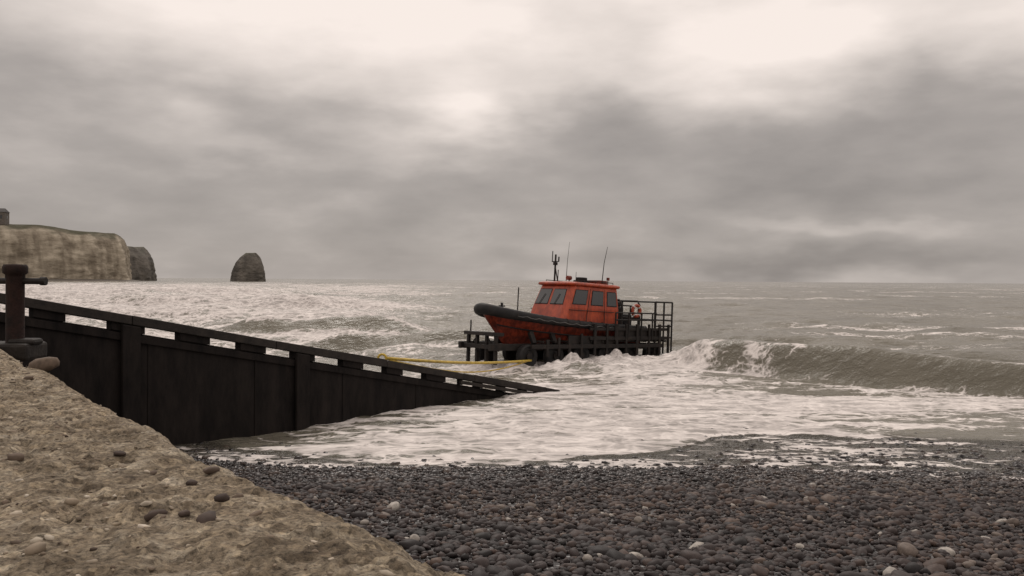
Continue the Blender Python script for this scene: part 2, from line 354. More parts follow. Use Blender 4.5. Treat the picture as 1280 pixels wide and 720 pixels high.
def seamat(name,alpha):
    m,nt,b=newmat(name); L=nt.links
    g=N(nt,'ShaderNodeNewGeometry'); fo=N(nt,'ShaderNodeAttribute',attribute_name='foam'); al=N(nt,'ShaderNodeAttribute',attribute_name='cover')
    def MM(op,a,b_=None,c=None,clamp=False):
        n=nt.nodes.new('ShaderNodeMath'); n.operation=op; n.use_clamp=clamp
        for i,v in enumerate((a,b_,c)):
            if v is None: continue
            if isinstance(v,(int,float)): n.inputs[i].default_value=v
            else: L.new(v,n.inputs[i])
        return n.outputs[0]
    def mapped(sc):
        mp=N(nt,'ShaderNodeMapping'); mp.inputs['Scale'].default_value=sc; L.new(g.outputs['Position'],mp.inputs[0]); return mp.outputs[0]
    nw=N(nt,'ShaderNodeTexNoise',Scale=.9,Detail=3.); L.new(g.outputs['Position'],nw.inputs['Vector'])
    wv=N(nt,'ShaderNodeVectorMath',operation='MULTIPLY_ADD'); L.new(nw.outputs['Color'],wv.inputs[0]); wv.inputs[1].default_value=(1.4,1.4,.3); L.new(mapped((.7,1.1,.8)),wv.inputs[2])
    vo=N(nt,'ShaderNodeTexVoronoi',feature='DISTANCE_TO_EDGE',Scale=1.7); L.new(wv.outputs[0],vo.inputs['Vector'])
    vo2=N(nt,'ShaderNodeTexVoronoi',feature='DISTANCE_TO_EDGE',Scale=5.); L.new(wv.outputs[0],vo2.inputs['Vector'])
    n1=N(nt,'ShaderNodeTexNoise',Scale=1.1,Detail=6.,Roughness=.72); L.new(mapped((.55,1.4,1)),n1.inputs['Vector'])
    lace=MM('SUBTRACT',1.,MM('MULTIPLY',vo.outputs['Distance'],3.6),clamp=True)
    lace2=MM('SUBTRACT',1.,MM('MULTIPLY',vo2.outputs['Distance'],3.4),clamp=True)
    nn=MM('MULTIPLY',MM('SUBTRACT',n1.outputs['Fac'],.28),2.2)
    pat=MM('ADD',MM('ADD',MM('MULTIPLY',nn,.62),MM('MULTIPLY',lace,.26)),MM('MULTIPLY',lace2,.22))
    mask=N(nt,'ShaderNodeMapRange',interpolation_type='SMOOTHSTEP'); mask.inputs[1].default_value=.92; mask.inputs[2].default_value=1.22
    L.new(MM('ADD',pat,fo.outputs['Fac']),mask.inputs[0]); mk=MM('MULTIPLY',mask.outputs[0],.95)
    wc=N(nt,'ShaderNodeTexNoise',Scale=.15,Detail=3.); L.new(g.outputs['Position'],wc.inputs['Vector'])
    wr=ramp(nt,wc.outputs['Fac'],[(.35,(.145,.133,.103)),(.65,(.195,.18,.144))])
    fr=ramp(nt,pat,[(.30,(.36,.335,.32)),(.6,(.65,.605,.58)),(.85,(.88,.825,.79))])
    cm=N(nt,'ShaderNodeMix',data_type='RGBA'); L.new(mk,cm.inputs[0]); L.new(wr.outputs[0],cm.inputs[6]); L.new(fr.outputs[0],cm.inputs[7]); L.new(cm.outputs[2],b.inputs['Base Color'])
    L.new(MM('ADD',MM('MULTIPLY',mk,.6),.18),b.inputs['Roughness']); b.inputs['IOR'].default_value=1.33
    L.new(MM('SUBTRACT',.5,MM('MULTIPLY',mk,.35)),b.inputs['Specular IOR Level'])
    n3=N(nt,'ShaderNodeTexNoise',Scale=3.,Detail=5.,Roughness=.6); L.new(mapped((.6,1.2,1)),n3.inputs['Vector'])
    n4=N(nt,'ShaderNodeTexNoise',Scale=.35,Detail=6.,Roughness=.65); L.new(mapped((.45,1.2,1)),n4.inputs['Vector'])
    h=MM('ADD',MM('MULTIPLY',n3.outputs['Fac'],.14),MM('MULTIPLY',n4.outputs['Fac'],.55))
    bp=N(nt,'ShaderNodeBump',Strength=.9,Distance=1.); L.new(h,bp.inputs['Height']); L.new(bp.outputs[0],b.inputs['Normal'])
    if alpha:
        aa=MM('MAXIMUM',al.outputs['Fac'],MM('MULTIPLY',mk,MM('GREATER_THAN',al.outputs['Fac'],.02)))
        L.new(aa,b.inputs['Alpha'])
    return m
sea=grid_obj('sea',V,nr,nc,seamat('sea_water',False),True,{'foam':F,'cover':ALPHA})
sea.data.materials.append(seamat('swash_water',True))
fm=((Y-edge)<1.0)[:-1,:-1].astype(np.int32).ravel(); sea.data.polygons.foreach_set('material_index',fm)
# ================================================================= CLIFFS
def rockmat(name,lo,hi,dark,grass):
    m,nt,b=newmat(name); g=N(nt,'ShaderNodeNewGeometry'); L=nt.links
    mp=N(nt,'ShaderNodeMapping'); mp.inputs['Scale'].default_value=(.05,.05,.14); mp.inputs['Rotation'].default_value=(.12,.1,0); L.new(g.outputs['Position'],mp.inputs[0])
    n=N(nt,'ShaderNodeTexNoise',Scale=1.,Detail=8.,Roughness=.72); L.new(mp.outputs[0],n.inputs['Vector'])
    mp2=N(nt,'ShaderNodeMapping'); mp2.inputs['Scale'].default_value=(.12,.12,.025); L.new(g.outputs['Position'],mp2.inputs[0])
    n2=N(nt,'ShaderNodeTexNoise',Scale=1.,Detail=6.); L.new(mp2.outputs[0],n2.inputs['Vector'])
    r=ramp(nt,n.outputs['Fac'],[(.34,lo),(.66,hi)]); r2=ramp(nt,n2.outputs['Fac'],[(.38,dark),(.6,(1,1,1))])
    mu=N(nt,'ShaderNodeMix',data_type='RGBA',blend_type='MULTIPLY'); mu.inputs[0].default_value=1; L.new(r.outputs[0],mu.inputs[6]); L.new(r2.outputs[0],mu.inputs[7])
    sp_=N(nt,'ShaderNodeSeparateXYZ'); L.new(g.outputs['Normal'],sp_.inputs[0])
    mr=N(nt,'ShaderNodeMapRange'); mr.inputs[1].default_value=.6; mr.inputs[2].default_value=.8; L.new(sp_.outputs[2],mr.inputs[0])
    m2=N(nt,'ShaderNodeMix',data_type='RGBA'); L.new(mr.outputs[0],m2.inputs[0]); L.new(mu.outputs[2],m2.inputs[6]); m2.inputs[7].default_value=(*grass,1)
    L.new(m2.outputs[2],b.inputs['Base Color']); b.inputs['Roughness'].default_value=.9
    bp=N(nt,'ShaderNodeBump',Strength=.9,Distance=3.); L.new(n.outputs['Fac'],bp.inputs['Height']); L.new(bp.outputs[0],b.inputs['Normal'])
    return m
M_chalk=rockmat('chalk_cliff',(.28,.235,.175),(.58,.51,.40),(.55,.53,.51),(.07,.065,.035))
M_chalkd=rockmat('weathered_chalk',(.09,.08,.069),(.19,.17,.145),(.55,.55,.55),(.09,.085,.06))
def rock(name,poly,h,mat,inset,n=260,rows=60,amp=1.5,seed=0,parent=None,radial=False,topvar=1.,shift=0):
    P=np.array(poly,float); Q=np.vstack([P,P[:1]]); s=np.concatenate([[0],np.cumsum(np.hypot(*np.diff(Q,axis=0).T))])
    t=np.linspace(0,s[-1],n,endpoint=False); C=np.stack([np.interp(t,s,Q[:,0]),np.interp(t,s,Q[:,1])],-1)
    for _ in range(6): C=.25*np.roll(C,1,0)+.5*C+.25*np.roll(C,-1,0)
    T=np.roll(C,-1,0)-np.roll(C,1,0); T/=np.linalg.norm(T,axis=1)[:,None]
    Nn=np.stack([T[:,1],-T[:,0]],-1); cen=C.mean(0)
    if np.sum((C-cen)*Nn)>0: Nn=-Nn
    rowsV=[]; t=t*.5
    hv=(h(C) if callable(h) else h)*(1+.05*topvar*(fbm(t*.06,t*0,3,seed)-.5)*2)*np.ones(n)
    for i in range(rows):
        a=i/(rows-1); zz=a*hv
        disp=amp*(fbm(t*.14,t*0+a*3,5,seed+5)-.5)*2+amp*.8*(fbm(t*.5,t*0+a*14,4,seed+9)-.5)
        ins=inset(a)
        pos=cen+(C-cen)*(1-ins) if radial else C+Nn*ins
        pos=pos-Nn*(disp*(1-.5*a))[:,None]; pos=pos+np.array([[shift*a*a,0]])
        rowsV.append(np.column_stack([pos,zz-1.5*(1-a)]))
    last=rowsV[rows-1]; cen2=last[:,:2].mean(0); hm=hv.mean()
    for k in (.85,.6,.3,.05):
        rowsV.append(np.column_stack([cen2+(last[:,:2]-cen2)*k,last[:,2]*k+hm*(1-k)+(.6*topvar)*(fbm(t*.1,t*0+k*9,2,seed+2)-.5)]))
    V=np.array(rowsV); o=grid_obj(name,V,len(rowsV),n,mat,True,None,True)
    if parent: o.parent=parent
    return o
cl=empty('chalk_cliff')
rock('headland',[(-480,430),(-400,540),(-387,640),(-336,724),(-326,756),(-335,784),(-420,820),(-660,840),(-720,430)],lambda C:44.-3.5*sst(640,750,C[:,1])*sst(-480,-380,C[:,0]),M_chalk,lambda a:4.0*a+9*a**7,n=520,seed=3,parent=cl,amp=4.4)
rock('headland_point',[(-372,896),(-380,876),(-408,864),(-556,880),(-576,980),(-392,956),(-370,924)],35.,M_chalkd,lambda a:4*a+9*a**4,n=280,seed=8,parent=cl,amp=3.2)
ss=empty('sea_stack')
rock('rock',[(-268.6+16.6*math.cos(a)+1.6*math.cos(3*a)+1.2*math.sin(2*a),900+14*math.sin(a)) for a in np.linspace(0,6.28,24,endpoint=False)],29.,M_chalkd,lambda a:.14*a+.60*a**3.6,n=160,rows=60,amp=2.2,seed=15,parent=ss,radial=True,topvar=1.3,shift=3.)
pts=[(-520,300),(-410,430),(-366,540),(-354,636),(-316,714),(-312,764)]
pp=np.array(pts,float); tt=np.linspace(0,len(pts)-1,80); cx=np.interp(tt,range(len(pts)),pp[:,0]); cy=np.interp(tt,range(len(pts)),pp[:,1])
rows_=[]
for k,zv in ((0,-.6),(8,.4),(20,1.6),(60,3.2),(140,3.4)):
    rows_.append(np.column_stack([cx-k*.95+4*(fbm(tt*2,tt*0,2,4)-.5),cy+k*.1,np.full(80,zv)+.4*(fbm(tt*1.5,tt*0+k,3,7)-.5)]))
cb=grid_obj('foot_beach',np.array(rows_),5,80,grimy('cove_shingle',(.07,.058,.046),(.14,.118,.095),.8,.5)); cb.parent=cl
cb=empty('clifftop_building',(-339,592,39.),(0,0,.25)); cb.scale=(1.5,1.5,1.5); M_st=grimy('dull_stone',(.07,.06,.052),(.12,.105,.09),.8,.8); 
box('walls',(-5,0,2.0),(12,7,5.5),M_st,cb,.05)
mesh_obj('roof',[(-11.3,-3.8,4.78),(1.3,-3.8,4.78),(1.3,3.8,4.78),(-11.3,3.8,4.78),(-10.3,0,6.6),(.3,0,6.6)],[(0,1,5,4),(2,3,4,5),(0,4,3),(1,2,5),(0,3,2,1)],M_dark,cb)
merge('windows',[boxvf((x_,-3.52,2.6),(1,.1,1.4)) for x_ in(-9,-6,-3,-.5)]+[boxvf((1.02,0,2.6),(.1,1.2,1.4))],M_glass,cb)
# ================================================================= SEAWALL
sw=empty('seawall')
dv=np.array([-.73,1.]);dv/=np.linalg.norm(dv); nv=np.array([dv[1],-dv[0]])
E0=np.array([-.146,1.797])
sl=np.concatenate([np.arange(-6,-1,.1),np.arange(-1,4,.012),np.arange(4,9,.022),np.arange(9,18,.08)])
w=np.concatenate([-np.linspace(8,3.2,20),np.arange(-3.15,-2,.03),np.arange(-2,-.02,.014),np.linspace(-.015,.06,5)])
A,Bw=np.meshgrid(sl,w,indexing='ij')
def edoff(A): return .05*(fbm(A*1.3,A*0,4,3)-.5)*2+.065*sst(2.6,0,A)+.02*sst(6,2,A)
Bx=Bw+edoff(A)*sst(-1,0,Bw)
px=E0[0]+dv[0]*A+nv[0]*Bx; py=E0[1]+dv[1]*A+nv[1]*Bx
def wallz(px,py,Bw):
    n_=fbm(px*9,py*9,4,12); n2_=fbm(px*2,py*2,3,14); n3_=fbm(px*28,py*28,3,16); n4=fbm(px*16,py*16,2,18)
    return 2.7+.014*(n_-.5)*2+.03*(n2_-.5)*2+.018*(n3_-.5)+.009*sst(.55,.62,n4)-.010*sst(.42,.34,n_)-.10*sst(-.14,.06,Bw)**1.8
pz=wallz(px,py,Bw)-.10*sst(-.005,.06,Bw)
V=np.stack([px,py,pz],-1)
low=V[:,-1:,:].copy(); ext=[]
for o_,z_ in ((.07,2.35),(.09,1.6),(.11,.6),(.11,-.6)):
    q=low.copy(); q[:,0,0]+=nv[0]*(o_-.02); q[:,0,1]+=nv[1]*(o_-.02); q[:,0,2]=z_; ext.append(q)
V=np.concatenate([V]+ext,1)
m,nt,b=newmat('weathered_concrete'); L=nt.links; g=N(nt,'ShaderNodeNewGeometry')
def nz(sc,det=6.,ro=.6):
    n=N(nt,'ShaderNodeTexNoise',Scale=sc,Detail=det,Roughness=ro); L.new(g.outputs['Position'],n.inputs['Vector']); return n
a1=nz(7.,8,.75); a2=nz(70.,6,.7); a3=nz(1.3,4)
r1=ramp(nt,a1.outputs['Fac'],[(.34,(.185,.152,.118)),(.45,(.33,.280,.212)),(.53,(.46,.400,.312)),(.60,(.57,.515,.42)),(.70,(.68,.63,.55))])
r2=ramp(nt,a2.outputs['Fac'],[(.36,(.34,.33,.32)),(.48,(.86,.85,.84)),(.66,(1.35,1.32,1.27))])
r3=ramp(nt,a3.outputs['Fac'],[(.3,(.66,.65,.63)),(.7,(1.05,1.03,1.0))])
def mul(a,b_,f=1.):
    m1=N(nt,'ShaderNodeMix',data_type='RGBA',blend_type='MULTIPLY'); m1.inputs[0].default_value=f; L.new(a,m1.inputs[6]); L.new(b_,m1.inputs[7]); return m1.outputs[2]
vc=N(nt,'ShaderNodeTexVoronoi',Scale=38.); L.new(g.outputs['Position'],vc.inputs['Vector'])
sc_=N(nt,'ShaderNodeSeparateColor'); L.new(vc.outputs['Color'],sc_.inputs[0])
r4=ramp(nt,sc_.outputs[0],[(0,(.42,.38,.35)),(.25,(.83,.81,.79)),(.8,(1.05,1.02,.99)),(1,(1.45,1.4,1.32))])
col=mul(mul(mul(r1.outputs[0],r2.outputs[0]),r3.outputs[0]),r4.outputs[0],.85)
L.new(col,b.inputs['Base Color']); b.inputs['Roughness'].default_value=.88; b.inputs['Specular IOR Level'].default_value=.2
bp=N(nt,'ShaderNodeBump',Strength=1.,Distance=.02)
ad=nt.nodes.new('ShaderNodeMath'); L.new(a1.outputs['Fac'],ad.inputs[0]); L.new(a2.outputs['Fac'],ad.inputs[1]); L.new(ad.outputs[0],bp.inputs['Height']); L.new(bp.outputs[0],b.inputs['Normal'])
o=grid_obj('concrete_top',V,V.shape[0],V.shape[1],m); o.parent=sw
M_agg=stonemat('aggregate',[(0,(.05,.035,.03)),(.25,(.13,.095,.07)),(.6,(.32,.26,.19)),(1,(.58,.52,.43))],.8)
n=5200; a_=rng.uniform(-.6,8,n); w_=-rng.uniform(0.0,3.1,n)
Px=E0[0]+dv[0]*a_+nv[0]*w_; Py=E0[1]+dv[1]*a_+nv[1]*w_
sz=.0045*np.exp(rng.normal(.25,.5,n))
st=[stones('a',np.column_stack([Px,Py,wallz(Px,Py,w_)+.001]),sz,.5,rng.beta(2.2,1.8,n),1,None,.4,.2)]
ls=[(55,468,14,.25),(195,652,13,.06),(265,591,9,.12),(240,610,7,.05),(150,574,8,.05),(278,636,10,.02),(260,664,15,.04),(231,655,7,.06),(45,703,13,.5),(320,655,7,.3),(20,583,10,.2),(90,640,9,.55),(36,478,6,.2)]
q=[];zs=[];tn=[]
for u,v_,s_,t_ in ls:
    yy=.6*1108/(v_-350); xx=(u-640)/1108*yy; q.append((xx,yy,float(wallz(xx,yy,-1.))+s_*yy/1108*.25)); zs.append(s_*yy/1108); tn.append(t_)
st.append(stones('b',np.array(q),np.array(zs),.55,np.array(tn),2,None,.25,.09))
stoneobj('loose_stones',st,M_agg,sw,True)
# ---- iron post on the wall end
bo=empty('iron_mooring_post',(-4.68,8.35,2.60))
prof=[(.16,0),(.16,.05),(.095,.07),(.09,.10),(.09,.68),(.095,.69),(.095,.72),(.12,.735),(.122,.79),(.11,.815),(.0,.82)]
Vv=[];Ff=[];nn_=16
for r_,z_ in prof:
    for k in range(nn_): a=2*math.pi*k/nn_; Vv.append((r_*math.cos(a)*.9,r_*math.sin(a)*.9,z_))
for i in range(len(prof)-1):
    for k in range(nn_): Ff.append((i*nn_+k,i*nn_+(k+1)%nn_,(i+1)*nn_+(k+1)%nn_,(i+1)*nn_+k))
mesh_obj('post',Vv,Ff,M_rust,bo,smooth=True,bevel=0)
merge('rail_stubs',[cyl((-.5,.05,.66),(.28,.0,.66),.030,12),cyl((.24,0,.66),(.29,0,.66),.04,12)],M_dark,bo,smooth=False)
merge('base_block',[boxvf((-.05,.02,.0),(.50,.4,.16)),boxvf((.1,.0,.09),(.25,.2,.06))],M_rust2,bo,.03)
# ================================================================= SLIPWAY
P0=np.array([-8.91,13.70]); P1=np.array([1.35,26.2]); Ld=P1-P0; LEN=np.linalg.norm(Ld); ang=math.atan2(Ld[1],Ld[0])
sp_=empty('slipway',(P0[0],P0[1],0),(0,0,ang)); K=(3.22-.06)/LEN
zt=lambda s:3.22-K*s
def prism(s0,s1,top,bot,y0,y1,bz0=None):
    zb0=bot if not callable(bot) else bot(s0); zb1=bot if not callable(bot) else bot(s1)
    v=[(s0,y0,zb0),(s1,y0,zb1),(s1,y0,top(s1)),(s0,y0,top(s0)),(s0,y1,zb0),(s1,y1,zb1),(s1,y1,top(s1)),(s0,y1,top(s0))]
    return v,[(0,1,2,3),(7,6,5,4),(0,4,5,1),(3,2,6,7),(0,3,7,4),(1,5,6,2)]
def woodmat(name,c1,c2):
    m,nt,b=newmat(name); L=nt.links; t=N(nt,'ShaderNodeTexCoord')
    mp=N(nt,'ShaderNodeMapping'); mp.inputs['Scale'].default_value=(1.2,1.2,.35); L.new(t.outputs['Object'],mp.inputs[0])
    n=N(nt,'ShaderNodeTexNoise',Scale=2.5,Detail=8.,Roughness=.7); L.new(mp.outputs[0],n.inputs['Vector'])
    r=ramp(nt,n.outputs['Fac'],[(.35,c1),(.7,c2)]); L.new(r.outputs[0],b.inputs['Base Color'])
    n2=N(nt,'ShaderNodeTexNoise',Scale=14.,Detail=6.); L.new(mp.outputs[0],n2.inputs['Vector'])
    bp=N(nt,'ShaderNodeBump',Strength=.5,Distance=.03); L.new(n2.outputs['Fac'],bp.inputs['Height']); L.new(bp.outputs[0],b.inputs['Normal'])
    b.inputs['Roughness'].default_value=.85; b.inputs['Specular IOR Level'].default_value=.15; return m
M_sw=woodmat('tarred_slipway_wall',(.007,.006,.006),(.025,.020,.018))
M_deck=woodmat('wet_deck',(.02,.018,.016),(.05,.045,.04))
bot=-.5; low_=lambda s:zt(s)-.31
lst=[]; s=0.; i=0
while s<LEN-1.2:
    s1=min(s+1.15,LEN-1.2); lst.append(prism(s,s1-.006,low_,bot,0-.012*(i%2),.16,)); s=s1; i+=1
merge('pile_wall',lst,M_sw,sp_)
merge('wall_waling',[prism(0,LEN-1.6,lambda s:zt(s)-.34,lambda s:zt(s)-.48,-.06,-.02)],M_sw,sp_,bevel=.01)
cps=[]; s=.0
while s<LEN-.2:
    s1=min(s+3.1,LEN); cps.append(prism(s,s1-.012,lambda s:zt(s)+random.uniform(-.012,.012),lambda s:zt(s)-.17,-.12,.2)); s=s1
merge('cap_beam',cps,M_rust2,sp_,bevel=.012)
bl=[]; s=.1; per=1.32
while s<LEN-5:
    bl.append(prism(s,s+.5+.2*random.random(),lambda s:zt(s)-.172,lambda s:zt(s)-.308,-.06,.14)); s+=per
bl.append(prism(s,LEN-4.2,lambda s:zt(s)-.172,lambda s:zt(s)-.308,-.06,.14))
s=LEN-3.6
while s<LEN-1: bl.append(prism(s,s+.2,lambda s:zt(s)-.172,lambda s:zt(s)-.308,-.06,.14)); s+=.95
merge('spacer_blocks',bl,M_sw,sp_)
pi=[]
for s in (2.9,6.7): pi.append(prism(s,s+.34,lambda s:zt(s)-.19,bot,-.15,-.061))
merge('buttress_piles',pi,M_sw,sp_,bevel=.02)
merge('deck',[prism(0,LEN+3,lambda s:zt(s)-.46,lambda s:zt(s)-.66,.165,3.3)],M_deck,sp_)
sl_=[]
s=.3
while s<LEN+2.5: sl_.append(prism(s,s+.12,lambda s:zt(s)-.42,lambda s:zt(s)-.47,.3,3.2)); s+=.6
merge('deck_battens',sl_,M_deck,sp_)
merge('deck_rails',[prism(0,LEN+3,lambda s:zt(s)-.33,lambda s:zt(s)-.43,yy,yy+.1) for yy in(.8,2.6)],M_dark,sp_)
merge('toe_planks',[prism(LEN-4.4,LEN-.3,lambda s:zt(s)-.20,lambda s:zt(s)-.29,-.2,-.135),prism(LEN-3.4,LEN+.5,lambda s:zt(s)-.02,lambda s:zt(s)-.10,.25,.5),prism(LEN-2.4,LEN-.1,lambda s:zt(s)-.32,lambda s:zt(s)-.40,-.16,-.09)],M_rust2,sp_)
# ================================================================= BOAT
YAW=math.radians(220); PITCH=math.radians(-3.6)
CB=(1.45,36.5,0)
bt=empty('lifeboat',CB,(0,PITCH,YAW))
nst=40; nv_=12; HV=[]
def gun(t):
    x_=-4.5+8.05*(1-(1-t)**1.25); bb=1.25*(1-max(0,(t-.25)/.75)**2.6)**.75; return x_,bb,1.45+.50*t**2.2
for i in range(nst+1):
    t=i/nst; xg,bg,zg=gun(t); xk=-4.5+6.7*(1-(1-t)**1.15); zk=.38+.12*t**5
    row=[]
    for j in range(nv_+1):
        v=j/nv_
        if v<.5:
            a=v/.5; bb=bg*.80*a**.9*(1-.35*t**3); zz=zk+(.42+.25*t**2)*a**1.3
        else:
            a=(v-.5)/.5; bb=bg*(.80*(1-.35*t**3)+(1-.80*(1-.35*t**3))*a); z0=zk+(.42+.25*t**2); zz=z0+(zg-z0)*a
        xx=xk+(xg-xk)*((zz-zk)/(zg-zk))**.8
        row.append((xx,bb,zz))
    HV.append(row)
V=[];Fc=[]
for row in HV:
    for p in reversed(row): V.append((p[0],-p[1],p[2]))
    for p in row[1:]: V.append(p)
w_=2*nv_+1
for i in range(nst):
    for j in range(w_-1): Fc.append((i*w_+j,i*w_+j+1,(i+1)*w_+j+1,(i+1)*w_+j))
Fc.append(tuple(range(w_)))
for i in range(nst): Fc.append((i*w_,(i+1)*w_,(i+1)*w_+w_-1,i*w_+w_-1))
mesh_obj('hull',V,Fc,M_hull,bt,smooth=False)
gp=[]; 
for i in range(nst+1):
    xg,bg,zg=gun(i/nst); gp.append((xg+.02,bg+.04,zg+.03))
full=gp+[(p[0],-p[1],p[2]) for p in reversed(gp[:-1])]
nf=len(full); rad=[.15+.07*math.exp(-((i-nf/2)/(nf*.17))**2) for i in range(nf)]
merge('fender_collar',[tubevf(full,rad,14)],M_tube,bt,smooth=True)
bands=[]
for i in range(2,nst,3):
    xg,bg,zg=gun(i/nst); xg+=.02
    for s_ in(-1,1):
        c=Vector((xg,s_*(bg+.04),zg+.03)); p2=gun((i+1)/nst); tg=Vector((p2[0]-xg+.02,s_*(p2[1]-bg),p2[2]-zg)).normalized()
        bands.append(cyl(c-tg*.03,c+tg*.03,.165+.065*(i/nst)**3,14))
merge('collar_bands',bands,M_dark,bt)
gl=[]
for s_ in(-1,1):
    pts=[]
    for i in range(0,nst-1):
        xg,bg,zg=gun(i/nst); pts.append((xg+.05,s_*(bg+.22),zg+.04-.06*abs(math.sin(i*1.05))))
    gl.append(tubevf(pts,.012,6))
merge('grab_line',gl,M_steel,bt)
st_=[]
for s_ in(-1,1):
    for jj in(8,):
        pts=[(r[jj][0],s_*(r[jj][1]+.015),r[jj][2]) for r in HV[:-2]]; st_.append(tubevf(pts,.03,8))
merge('rubbing_strake',st_,M_tube,bt)
box('foredeck',(1.0,0,1.66),(2.6,1.5,.16),M_or,bt,.05); box('fore_hatch',(1.3,0,1.78),(.8,.7,.10),M_or,bt,.03)
merge('bow_post',[cyl((2.55,0,1.6),(2.55,0,2.25),.05),cyl((2.55,-.18,2.12),(2.55,.18,2.12),.03)],M_dark,bt)
pr=[]
def ring(z_,xf,xa,hw,ch): return [(xf,-hw+ch,z_),(xf,hw-ch,z_),(xf-ch*.8,hw,z_),(xa,hw,z_),(xa,-hw,z_),(xf-ch*.8,-hw,z_)]
R_=[ring(1.40,.42,-2.95,1.12,.22),ring(2.22,.10,-2.95,1.12,.22),ring(3.12,-.26,-2.88,1.02,.22)]
V=sum(R_,[]);Fc=[]
for i in range(2):
    for j in range(6): Fc.append((i*6+j,i*6+(j+1)%6,(i+1)*6+(j+1)%6,(i+1)*6+j))
Fc+=[tuple(range(6)),tuple(range(12,18))]
mesh_obj('cabin',V,Fc,M_or,bt,bevel=.03)
rf=[]
for zz,gx_ in((3.122,.04),(3.17,.10),(3.24,.08),(3.28,-.04)): rf.append(ring(zz,-.20+gx_,-2.88-gx_,1.03+gx_,.25))
V=sum(rf,[]);Fc=[]
for i in range(3):
    for j in range(6): Fc.append((i*6+j,i*6+(j+1)%6,(i+1)*6+(j+1)%6,(i+1)*6+j))
Fc+=[tuple(range(6)),tuple(range(18,24))]
mesh_obj('cabin_roof',V,Fc,M_or,bt,bevel=.02)
def facept(j,a,h):
    A0,A1=Vector(R_[1][j]),Vector(R_[1][(j+1)%6]); B0,B1=Vector(R_[2][j]),Vector(R_[2][(j+1)%6])
    return (A0.lerp(A1,a)).lerp(B0.lerp(B1,a),h)
def pane(j,a0,a1,h0,h1,off,th):
    c=[facept(j,a0,h0),facept(j,a1,h0),facept(j,a1,h1),facept(j,a0,h1)]
    nrm=(c[1]-c[0]).cross(c[3]-c[0]).normalized(); cc=sum(c,Vector())/4
    if nrm.dot(cc-Vector((-1.6,0,2.7)))<0: nrm=-nrm
    return [p+nrm*(off-th) for p in c]+[p+nrm*off for p in c],[(0,1,2,3),(4,5,6,7),(0,1,5,4),(1,2,6,5),(2,3,7,6),(3,0,4,7)]
wins=[(0,.03,.45,.14,.80),(0,.55,.97,.14,.80)]
for a,b_ in((.04,.30),(.42,.66),(.76,.95)): wins.append((2,a,b_,.18,.80))
for a,b_ in((.05,.24),(.34,.58),(.70,.96)): wins.append((4,a,b_,.18,.80))
wins.append((3,.3,.7,-.3,.8))
fr_=[];gls=[]
for j,a0,a1,h0,h1 in wins:
    fr_.append(pane(j,a0-.012,a1+.012,h0-.035,h1+.035,.012,.03)); gls.append(pane(j,a0,a1,h0,h1,.02,.03))
merge('window_frames',fr_,M_tube,bt,bevel=.004); merge('windows',gls,M_glass,bt,bevel=.003)
merge('wipers',[tubevf([facept(0,a,.1)+Vector((.05,0,0)),facept(0,a+.1,.6)+Vector((.05,0,0))],.012,6) for a in(.18,.7)],M_dark,bt)
merge('cabin_door_seams',[pane(2,.355,.365,-.7,.9,.006,.01),pane(2,.695,.705,-.7,.9,.006,.01)],M_dark,bt)
merge('radar_unit',[boxvf((-1.75,.0,3.34),(.5,.5,.16)),cyl((-1.75,0,3.42),(-1.75,0,3.54),.25,20)],M_tube,bt,bevel=.03)
box('roof_locker',(-2.35,.25,3.36),(.55,.9,.18),M_hull,bt,.03)
merge('mast',[cyl((-.75,-.6,3.25),(-.75,-.6,4.45),.04),cyl((-.95,-.6,3.25),(-.75,-.6,3.95),.025),cyl((-.75,-.82,4.15),(-.75,-.38,4.15),.02),cyl((-.75,-.80,4.15),(-.75,-.80,4.6),.02),cyl((-.75,-.40,4.15),(-.75,-.40,4.35),.03),cyl((-.75,-.6,4.0),(-.75,-.6,4.12),.10),
  cyl((-.75,-.4,3.25),(-.75,-.4,3.8),.02)],M_dark,bt)
merge('whip_antennas',[tubevf([(-1.33,-.5,3.25),(-1.35,-.5,4.2),(-1.42,-.5,5.05)],[.018,.010,.006],6),tubevf([(-2.28,.7,3.25),(-2.36,.7,4.2),(-2.5,.72,4.9)],[.022,.015,.009],6),
  tubevf([(-2.0,-.6,3.25),(-2.0,-.6,3.8)],[.015,.009],6)],M_dark,bt)
merge('searchlight',[cyl((-.7,.35,3.25),(-.7,.35,3.42),.025),cyl((-.78,.35,3.45),(-.58,.35,3.45),.09,16),cyl((-2.75,.6,3.25),(-2.75,.6,3.5),.02),cyl((-2.75,.6,3.48),(-2.75,.6,3.60),.07,12)],M_hull,bt)
merge('side_pole',[tubevf([(.75,-1.15,1.6),(.75,-1.15,2.95)],.025,8)],M_dark,bt)
hr=pr
for s_ in(-1,1):
    hr.append(tubevf([(-2.7,s_*.95,3.36),(-.6,s_*.95,3.36)],.016,6))
    for x_ in(-2.7,-1.65,-.6): hr.append(cyl((x_,s_*.95,3.24),(x_,s_*.95,3.36),.014,6))
    hr.append(tubevf([(-2.6,s_*1.19,2.12),(.0,s_*1.17,2.12)],.018,6))
merge('handrails',hr,M_dark,bt)
box('aft_deck',(-3.7,0,1.36),(1.5,2.1,.12),M_dark,bt,.02)
merge('engine_boxes',[boxvf((-4.0,.45,1.75),(.6,.5,.7)),boxvf((-4.0,-.45,1.75),(.6,.5,.7)),boxvf((-3.3,.6,1.9),(.45,.6,1.0)),boxvf((-3.35,.6,2.5),(.3,.35,.25))],M_tube,bt,bevel=.08)
ar=[]
for x_ in(-3.15,-4.3):
    ar.append(tubevf([(x_,1.12,1.4),(x_,1.10,2.5),(x_,.95,2.68),(x_,-.95,2.68),(x_,-1.1,2.5),(x_,-1.12,1.4)],.04,8))
